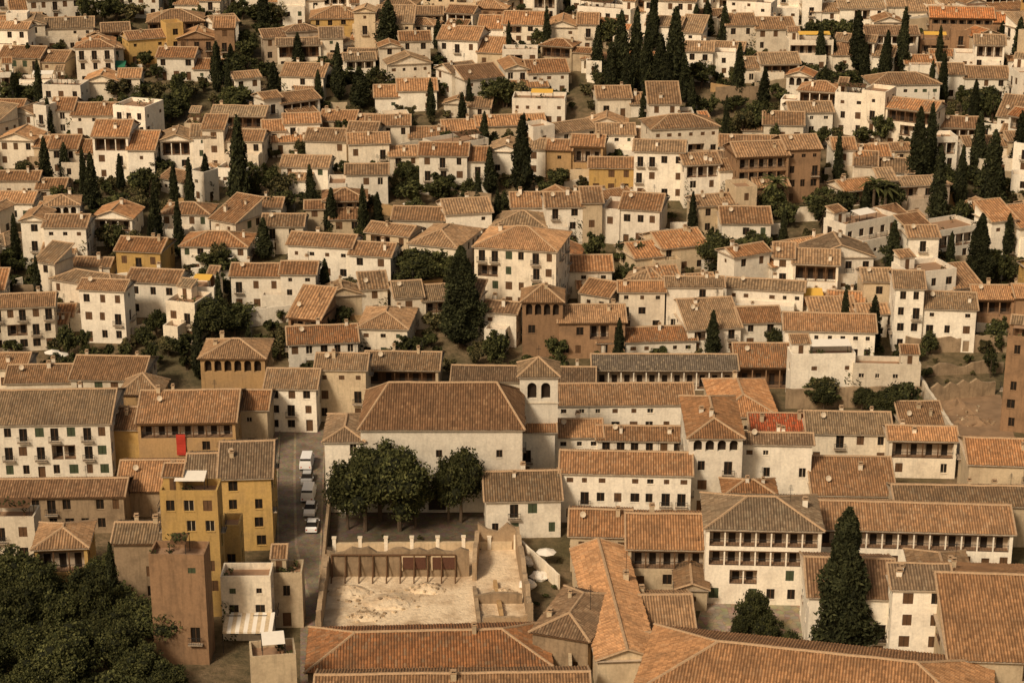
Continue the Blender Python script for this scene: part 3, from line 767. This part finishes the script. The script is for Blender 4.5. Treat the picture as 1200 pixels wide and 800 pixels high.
def lump(mb,c,rx,rz,r,m='core',n=8):
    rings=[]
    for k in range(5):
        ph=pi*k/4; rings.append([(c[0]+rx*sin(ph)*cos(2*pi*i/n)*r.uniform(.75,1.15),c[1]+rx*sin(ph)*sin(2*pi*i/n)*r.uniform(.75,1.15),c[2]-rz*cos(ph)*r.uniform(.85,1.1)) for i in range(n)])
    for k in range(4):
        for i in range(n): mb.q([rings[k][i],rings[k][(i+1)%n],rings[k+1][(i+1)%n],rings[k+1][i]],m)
def cypress(seed,n,size):
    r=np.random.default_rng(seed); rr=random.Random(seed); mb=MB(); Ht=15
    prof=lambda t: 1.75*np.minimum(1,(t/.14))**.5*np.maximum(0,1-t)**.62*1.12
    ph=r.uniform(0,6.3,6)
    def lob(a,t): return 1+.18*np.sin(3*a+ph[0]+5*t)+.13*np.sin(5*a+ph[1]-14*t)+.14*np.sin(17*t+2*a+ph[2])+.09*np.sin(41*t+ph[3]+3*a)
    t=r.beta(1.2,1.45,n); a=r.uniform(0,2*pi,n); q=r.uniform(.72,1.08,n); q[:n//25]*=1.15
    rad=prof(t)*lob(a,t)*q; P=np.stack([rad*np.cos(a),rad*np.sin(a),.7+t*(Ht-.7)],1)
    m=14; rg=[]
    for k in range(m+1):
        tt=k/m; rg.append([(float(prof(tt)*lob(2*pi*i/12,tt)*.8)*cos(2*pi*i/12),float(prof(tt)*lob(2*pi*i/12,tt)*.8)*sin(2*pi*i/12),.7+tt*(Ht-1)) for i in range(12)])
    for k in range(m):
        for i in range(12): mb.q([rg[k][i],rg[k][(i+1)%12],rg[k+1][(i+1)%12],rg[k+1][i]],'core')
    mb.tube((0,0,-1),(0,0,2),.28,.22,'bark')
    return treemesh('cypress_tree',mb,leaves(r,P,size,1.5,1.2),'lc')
def broad(seed,nc,nl,size,lm,Rr=3.6,Ht=7.5):
    r=np.random.default_rng(seed); rr=random.Random(seed); mb=MB(); c0=Ht*.60
    mb.tube((0,0,-1),(.1,0,c0*.45),.28,.2,'bark'); pts=[]
    for i in range(nc):
        d=r.normal(size=3); d/=np.linalg.norm(d); q=r.uniform(.3,1.05); c=np.array([d[0]*Rr*.78*q,d[1]*Rr*.78*q,c0+d[2]*Ht*.33*q+ .2]); cr=r.uniform(.5,1.3)*Rr/3.6
        if i<10: mb.tube((.1,0,c0*.42),(float(c[0]),float(c[1]),float(c[2])-.2),.13,.04,'bark',5)
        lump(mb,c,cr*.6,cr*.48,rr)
        e=r.normal(size=(nl,3)); e/=np.linalg.norm(e,axis=1)[:,None]; pts.append(c+e*cr*r.uniform(.55,1.25,(nl,1))*np.array([1,1,.8]))
    return treemesh('broadleaf_tree',mb,leaves(r,np.concatenate(pts),size),lm)
def palm():
    r=random.Random(3); mb=MB(); 
    for i in range(6): mb.tube((.04*i,0,i*1.1-.8),(.04*(i+1),0,(i+1)*1.1-.8),.3-.01*i,.26-.01*i,'bark',8)
    for k in range(26):
        a=2*pi*k/26*2.3+r.uniform(-.2,.2); el=r.uniform(-.2,1.2); L=r.uniform(2.2,3.0); prev=None
        for j in range(6):
            t=j/5; rr=L*t*cos(el*(1-t*.3)); z=5.9+L*t*sin(el)-1.5*t*t; w_=.32*sin(pi*min(.95,t+.12))
            c=(.24+rr*cos(a),rr*sin(a),z); l=(c[0]-sin(a)*w_,c[1]+cos(a)*w_,z-.12); g_=(c[0]+sin(a)*w_,c[1]-cos(a)*w_,z-.12)
            if prev: mb.q([prev[1],l,c,prev[0]],'lb'); mb.q([prev[0],c,g_,prev[2]],'lb')
            prev=(c,l,g_)
    return mb.mesh('palm_tree')
pm=palm()
for (u,v) in [(1035,262),(1022,258),(905,255)]: x,y,z=site(u,v); inst('palm_tree',pm,(x,y,z),R.uniform(0,6),(1.25,1.25,1.25))
cyp=[cypress(i,2400,.26) for i in range(3)]; cypN=cypress(9,13000,.13)
bro=[broad(20+i,26,65,.34,'lb') for i in range(3)]+[broad(30,24,60,.32,'lo')]; broN=[broad(40+i,58,190,.17,'lb') for i in range(3)]
shr=[broad(50+i,9,60,.22,'lb' if i else 'lo',1.6,2.2) for i in range(2)]
for (u,vt,vb,w) in CY:
    x,y,z=site(u,vb); s=F/depth(x,y,z); h=zat(y,vt)-z; k=(w/s)/3.5
    inst('cypress_tree',cypN if y<360 and w>20 else R.choice(cyp),(x,y,z),R.uniform(0,6),(k,k,h/15))
def hides(x,y,z,hw,h):
    ua,va=proj(x-hw,y,z+h); ub,vb=proj(x+hw,y,z)
    return any(ry>y and min(ub,r1)-max(ua,r0)>0 and (min(vb,bb)-max(va,e))>.2*(bb-e) for (r0,r1,e,bb,ry) in CR)
for (u,vb,hh,w) in TREES:
    x,y,z=site(u,vb)
    if hides(x,y,z,w/2,hh): hh*=.55; w*=.75
    inst('broadleaf_tree',R.choice(bro),(x,y,z-.3),R.uniform(0,6),(w/6.5,w/6.5,hh/7.5))
def bt(u,vt,vb,wpx,me=None,name='broadleaf_tree'):
    x,y,z=site(u,vb); s=F/depth(x,y,z); h=zat(y,vt)-z; k=wpx/s/7.0; inst(name,me or R.choice(broN),(x,y,z),R.uniform(0,6),(k,k,h/8.3))
for a in [(428,512,622,84),(468,514,622,86),(446,508,610,82),(408,535,620,56),(487,540,618,50),(540,510,612,60),(526,532,610,46),(885,685,755,52),(868,715,762,30),(900,712,765,36),(965,445,480,38),(1035,452,495,45),(848,268,332,60),(250,345,402,60),(490,290,338,62),(1010,452,480,30),(925,735,775,34)]: bt(*a)
for _ in range(46):
    u=rt.uniform(-30,205); vb=rt.uniform(715,880); 
    if u>150 and vb<760: continue
    hh=rt.uniform(55,85); bt(u,vb-hh,vb,rt.uniform(50,90))
for (u,v) in [(0,720),(20,712),(120,700),(60,735),(110,722),(125,745)]: bt(u,v-55,v,55)
for (u,v) in [(450,632),(492,632),(570,640),(560,645),(640,672),(650,690),(655,660),(920,760),(820,745),(1030,790),(1075,800),(640,700),(628,710),(950,755),(1110,450),(1140,440),(1095,425),(1160,428),(1125,432)]: bt(u,v-18,v,24,R.choice(shr),'garden_shrub')
free=0
for _ in range(9000):
    y=R.uniform(322,590); hw=depth(0,y,20)*.26+5; x=R.uniform(-hw,hw)
    if (int(math.floor(x)),int(math.floor(y))) in occ: continue
    z=tz(x,y); free+=1
    if R.random()<.2:
        if hides(x,y,z,2,5): continue
        inst('broadleaf_tree',R.choice(bro),(x,y,z-.5),R.uniform(0,6),[R.uniform(.4,.8)]*2+[R.uniform(.45,.85)])
    elif R.random()<.05: k=R.uniform(.45,.8); inst('cypress_tree',R.choice(cyp),(x,y,z-.3),R.uniform(0,6),(k,k,R.uniform(.5,.85)))
    elif R.random()<.7: inst('garden_shrub',R.choice(shr),(x,y,z-.2),R.uniform(0,6),[R.uniform(.7,1.4)]*3)
    if free>1500: break
# ---------------------------------------------------------------- cars
def car(kind,paint):
    mb=MB()
    if kind=='car': S=[(-2.1,.72,.35,.62,.66,.66),(-1.95,.84,.25,.76,.82,.75),(-1.05,.87,.22,.90,.96,.74),(-.35,.87,.22,.93,1.42,.62),(1.0,.87,.22,.94,1.45,.62),(1.75,.86,.24,.94,1.05,.70),(2.05,.80,.32,.80,.86,.7)]
    else: S=[(-2.5,.8,.35,.8,.84,.74),(-2.3,.93,.25,.98,1.05,.8),(-1.75,.95,.22,1.1,1.2,.82),(-1.1,.96,.22,1.15,1.98,.78),(2.3,.96,.22,1.15,2.02,.80),(2.45,.93,.3,1.1,1.7,.8),(2.5,.9,.4,1.0,1.2,.8)]
    rings=[[(x,-hw,zb),(x,-hw,(zb+be)/2+.05),(x,-hw*.97,be),(x,-rw,rf_),(x,rw,rf_),(x,hw*.97,be),(x,hw,(zb+be)/2+.05),(x,hw,zb)] for x,hw,zb,be,rf_,rw in S]
    for i in range(len(rings)-1):
        a,b_=rings[i],rings[i+1]
        for k in range(7):
            m=paint
            if i in(2,3,4) and k in(2,4) : m='glass' if (kind=='car' or i==2) else paint
            if i==2 and k==3: m='glass'
            if i==4 and k==3: m='glass'
            mb.q([a[k],b_[k],b_[k+1],a[k+1]],m)
        mb.q([a[7],b_[7],b_[0],a[0]],'tyre')
    mb.q(rings[0][::-1],paint); mb.q(rings[-1],paint)
    L=S[-1][0]
    for x in (-L*.63,L*.62):
        for sd in (-1,1):
            y0=sd*(S[3][1]-.12); mb.tube((x,y0,.31),(x,y0+sd*.16,.31),.31,.31,'tyre',14); mb.tube((x,y0+sd*.16,.31),(x,y0+sd*.175,.31),.18,.16,'slv',10)
    for sd in (-1,1):
        mb.box(-L-.01,-L+.1,sd*.6-.16,sd*.6+.16,.55,.68,'cloth'); mb.box(L-.08,L+.02,sd*.66-.1,sd*.66+.1,.6,.8,'lamp'); mb.box(-.85,-.68,sd*.98-.09,sd*.98+.09,.92,1.06,paint)
    mb.box(-L-.03,-L+.05,-.25,.25,.38,.48,'cloth'); mb.box(-L-.02,-L+.08,-.5,.5,.42,.54,'iron')
    return mb.mesh('parked_'+kind)
cm={('car','wht'):car('car','wht'),('van','wht'):car('van','wht'),('car','slv'):car('car','slv')}
for i,(u,v,k,p) in enumerate([(360,545,'van','wht'),(360,564,'car','slv'),(362,582,'van','wht'),(364,600,'car','wht'),(366,619,'car','wht')]):
    x,y,z=site(u,v); inst('parked_car' if k=='car' else 'parked_van',cm[(k,p)],(x,y,.012),radians((90 if i%2 else -90)+R.uniform(-3,3)))
# ---------------------------------------------------------------- small things
def banner():
    x,y,z=site(216,548); mb=MB(); n=8
    for i in range(n): mb.q([(-.7,-.06*sin(i),-3.4*i/n),(.7,-.06*sin(i+1),-3.4*i/n),(.7,-.06*sin(i+2),-3.4*(i+1)/n),(-.7,-.06*sin(i+1),-3.4*(i+1)/n)],'clothr')
    mb.tube((-.8,0,.03),(.8,0,.03),.05,.05,'iron'); mb.obj('hanging_banner',(x,y-1.6,z+6.2))
banner()
def awning(u,v,w,d,z,m1,m2,name='striped_awning'):
    x,y,_=site(u,v); mb=MB(); n=12
    for i in range(n):
        a=-w/2+w*i/n; b_=a+w/n; m_=m1 if i%2 else m2; mb.q([(a,0,0),(b_,0,0),(b_,d,.9),(a,d,.9)],m_); mb.q([(a,0,-.25),(b_,0,-.25),(b_,0,0),(a,0,0)],m_)
    for xx in (-w/2,w/2): mb.box(xx-.04,xx+.04,0.02,.1,-z,0,'iron'); mb.box(xx-.04,xx+.04,d-.1,d,-z,.85,'iron')
    mb.obj(name,(x,y,z+tz(x,y)))
awning(291,765,6.2,3.6,3,'cloth','w3')
awning(948,372,5,2.5,4,'clothy','clothy','yellow_awning'); awning(135,98,5,2.5,4,'clothg','clothg','green_awning')
def umbrella(u,v,z=0):
    x,y,zz=site(u,v); mb=MB(); mb.tube((0,0,-1),(0,0,2.3),.04,.03,'iron'); n=8
    for i in range(n):
        a,b_=2*pi*i/n,2*pi*(i+1)/n; mb.q([(1.4*cos(a),1.4*sin(a),2.0),(1.4*cos(b_),1.4*sin(b_),2.0),(0,0,2.5)],'cloth')
    mb.obj('patio_umbrella',(x,y,zz+z))
for a in [(62,425),(72,428),(640,662),(905,360),(640,60),(1010,120),(520,235),(890,420),(480,250),(300,300)]: umbrella(*a)
for (u,v) in [(622,660),(632,678),(618,688)]:
    x,y,z=site(u,v); mb=MB(); r=random.Random(u); lump(mb,(0,0,.4),1.3,.7,r,'cloth',10); mb.obj('canvas_covered_pile',(x,y,z))
# ---------------------------------------------------------------- light, camera
w=bpy.data.worlds.new('World'); sc.world=w; w.use_nodes=True; nt=w.node_tree; bg=nt.nodes['Background']
sky=nt.nodes.new('ShaderNodeTexSky'); sky.sky_type='NISHITA'; sky.sun_disc=False; sky.sun_elevation=radians(43); sky.sun_rotation=radians(214); sky.dust_density=4; sky.air_density=1
c=mixc(nt,1,sky.outputs[0],(1.0,.79,.54),'MULTIPLY'); nt.links.new(c,bg.inputs[0]); bg.inputs[1].default_value=.105
sd=bpy.data.lights.new('sun','SUN'); sd.energy=2.75; sd.angle=radians(10); sd.color=(1,.86,.67); so=bpy.data.objects.new('sun',sd); sc.collection.objects.link(so)
el,az=radians(43),radians(214); dv=Vector((sin(az)*cos(el),cos(az)*cos(el),sin(el))); so.rotation_euler=(-dv).to_track_quat('-Z','Y').to_euler(); so.location=(0,0,200)
cd=bpy.data.cameras.new('cam'); cd.lens=70; cd.sensor_width=36; cd.clip_end=20000; cd.clip_start=1; co=bpy.data.objects.new('cam',cd); sc.collection.objects.link(co); co.location=(0,0,H); co.rotation_euler=(radians(71),0,0); sc.camera=co
sc.view_settings.view_transform='Standard'; sc.view_settings.look='None'; sc.view_settings.exposure=0
print('objects',len(sc.objects),'faces',sum(len(o.data.polygons) for o in sc.objects if o.type=='MESH'))
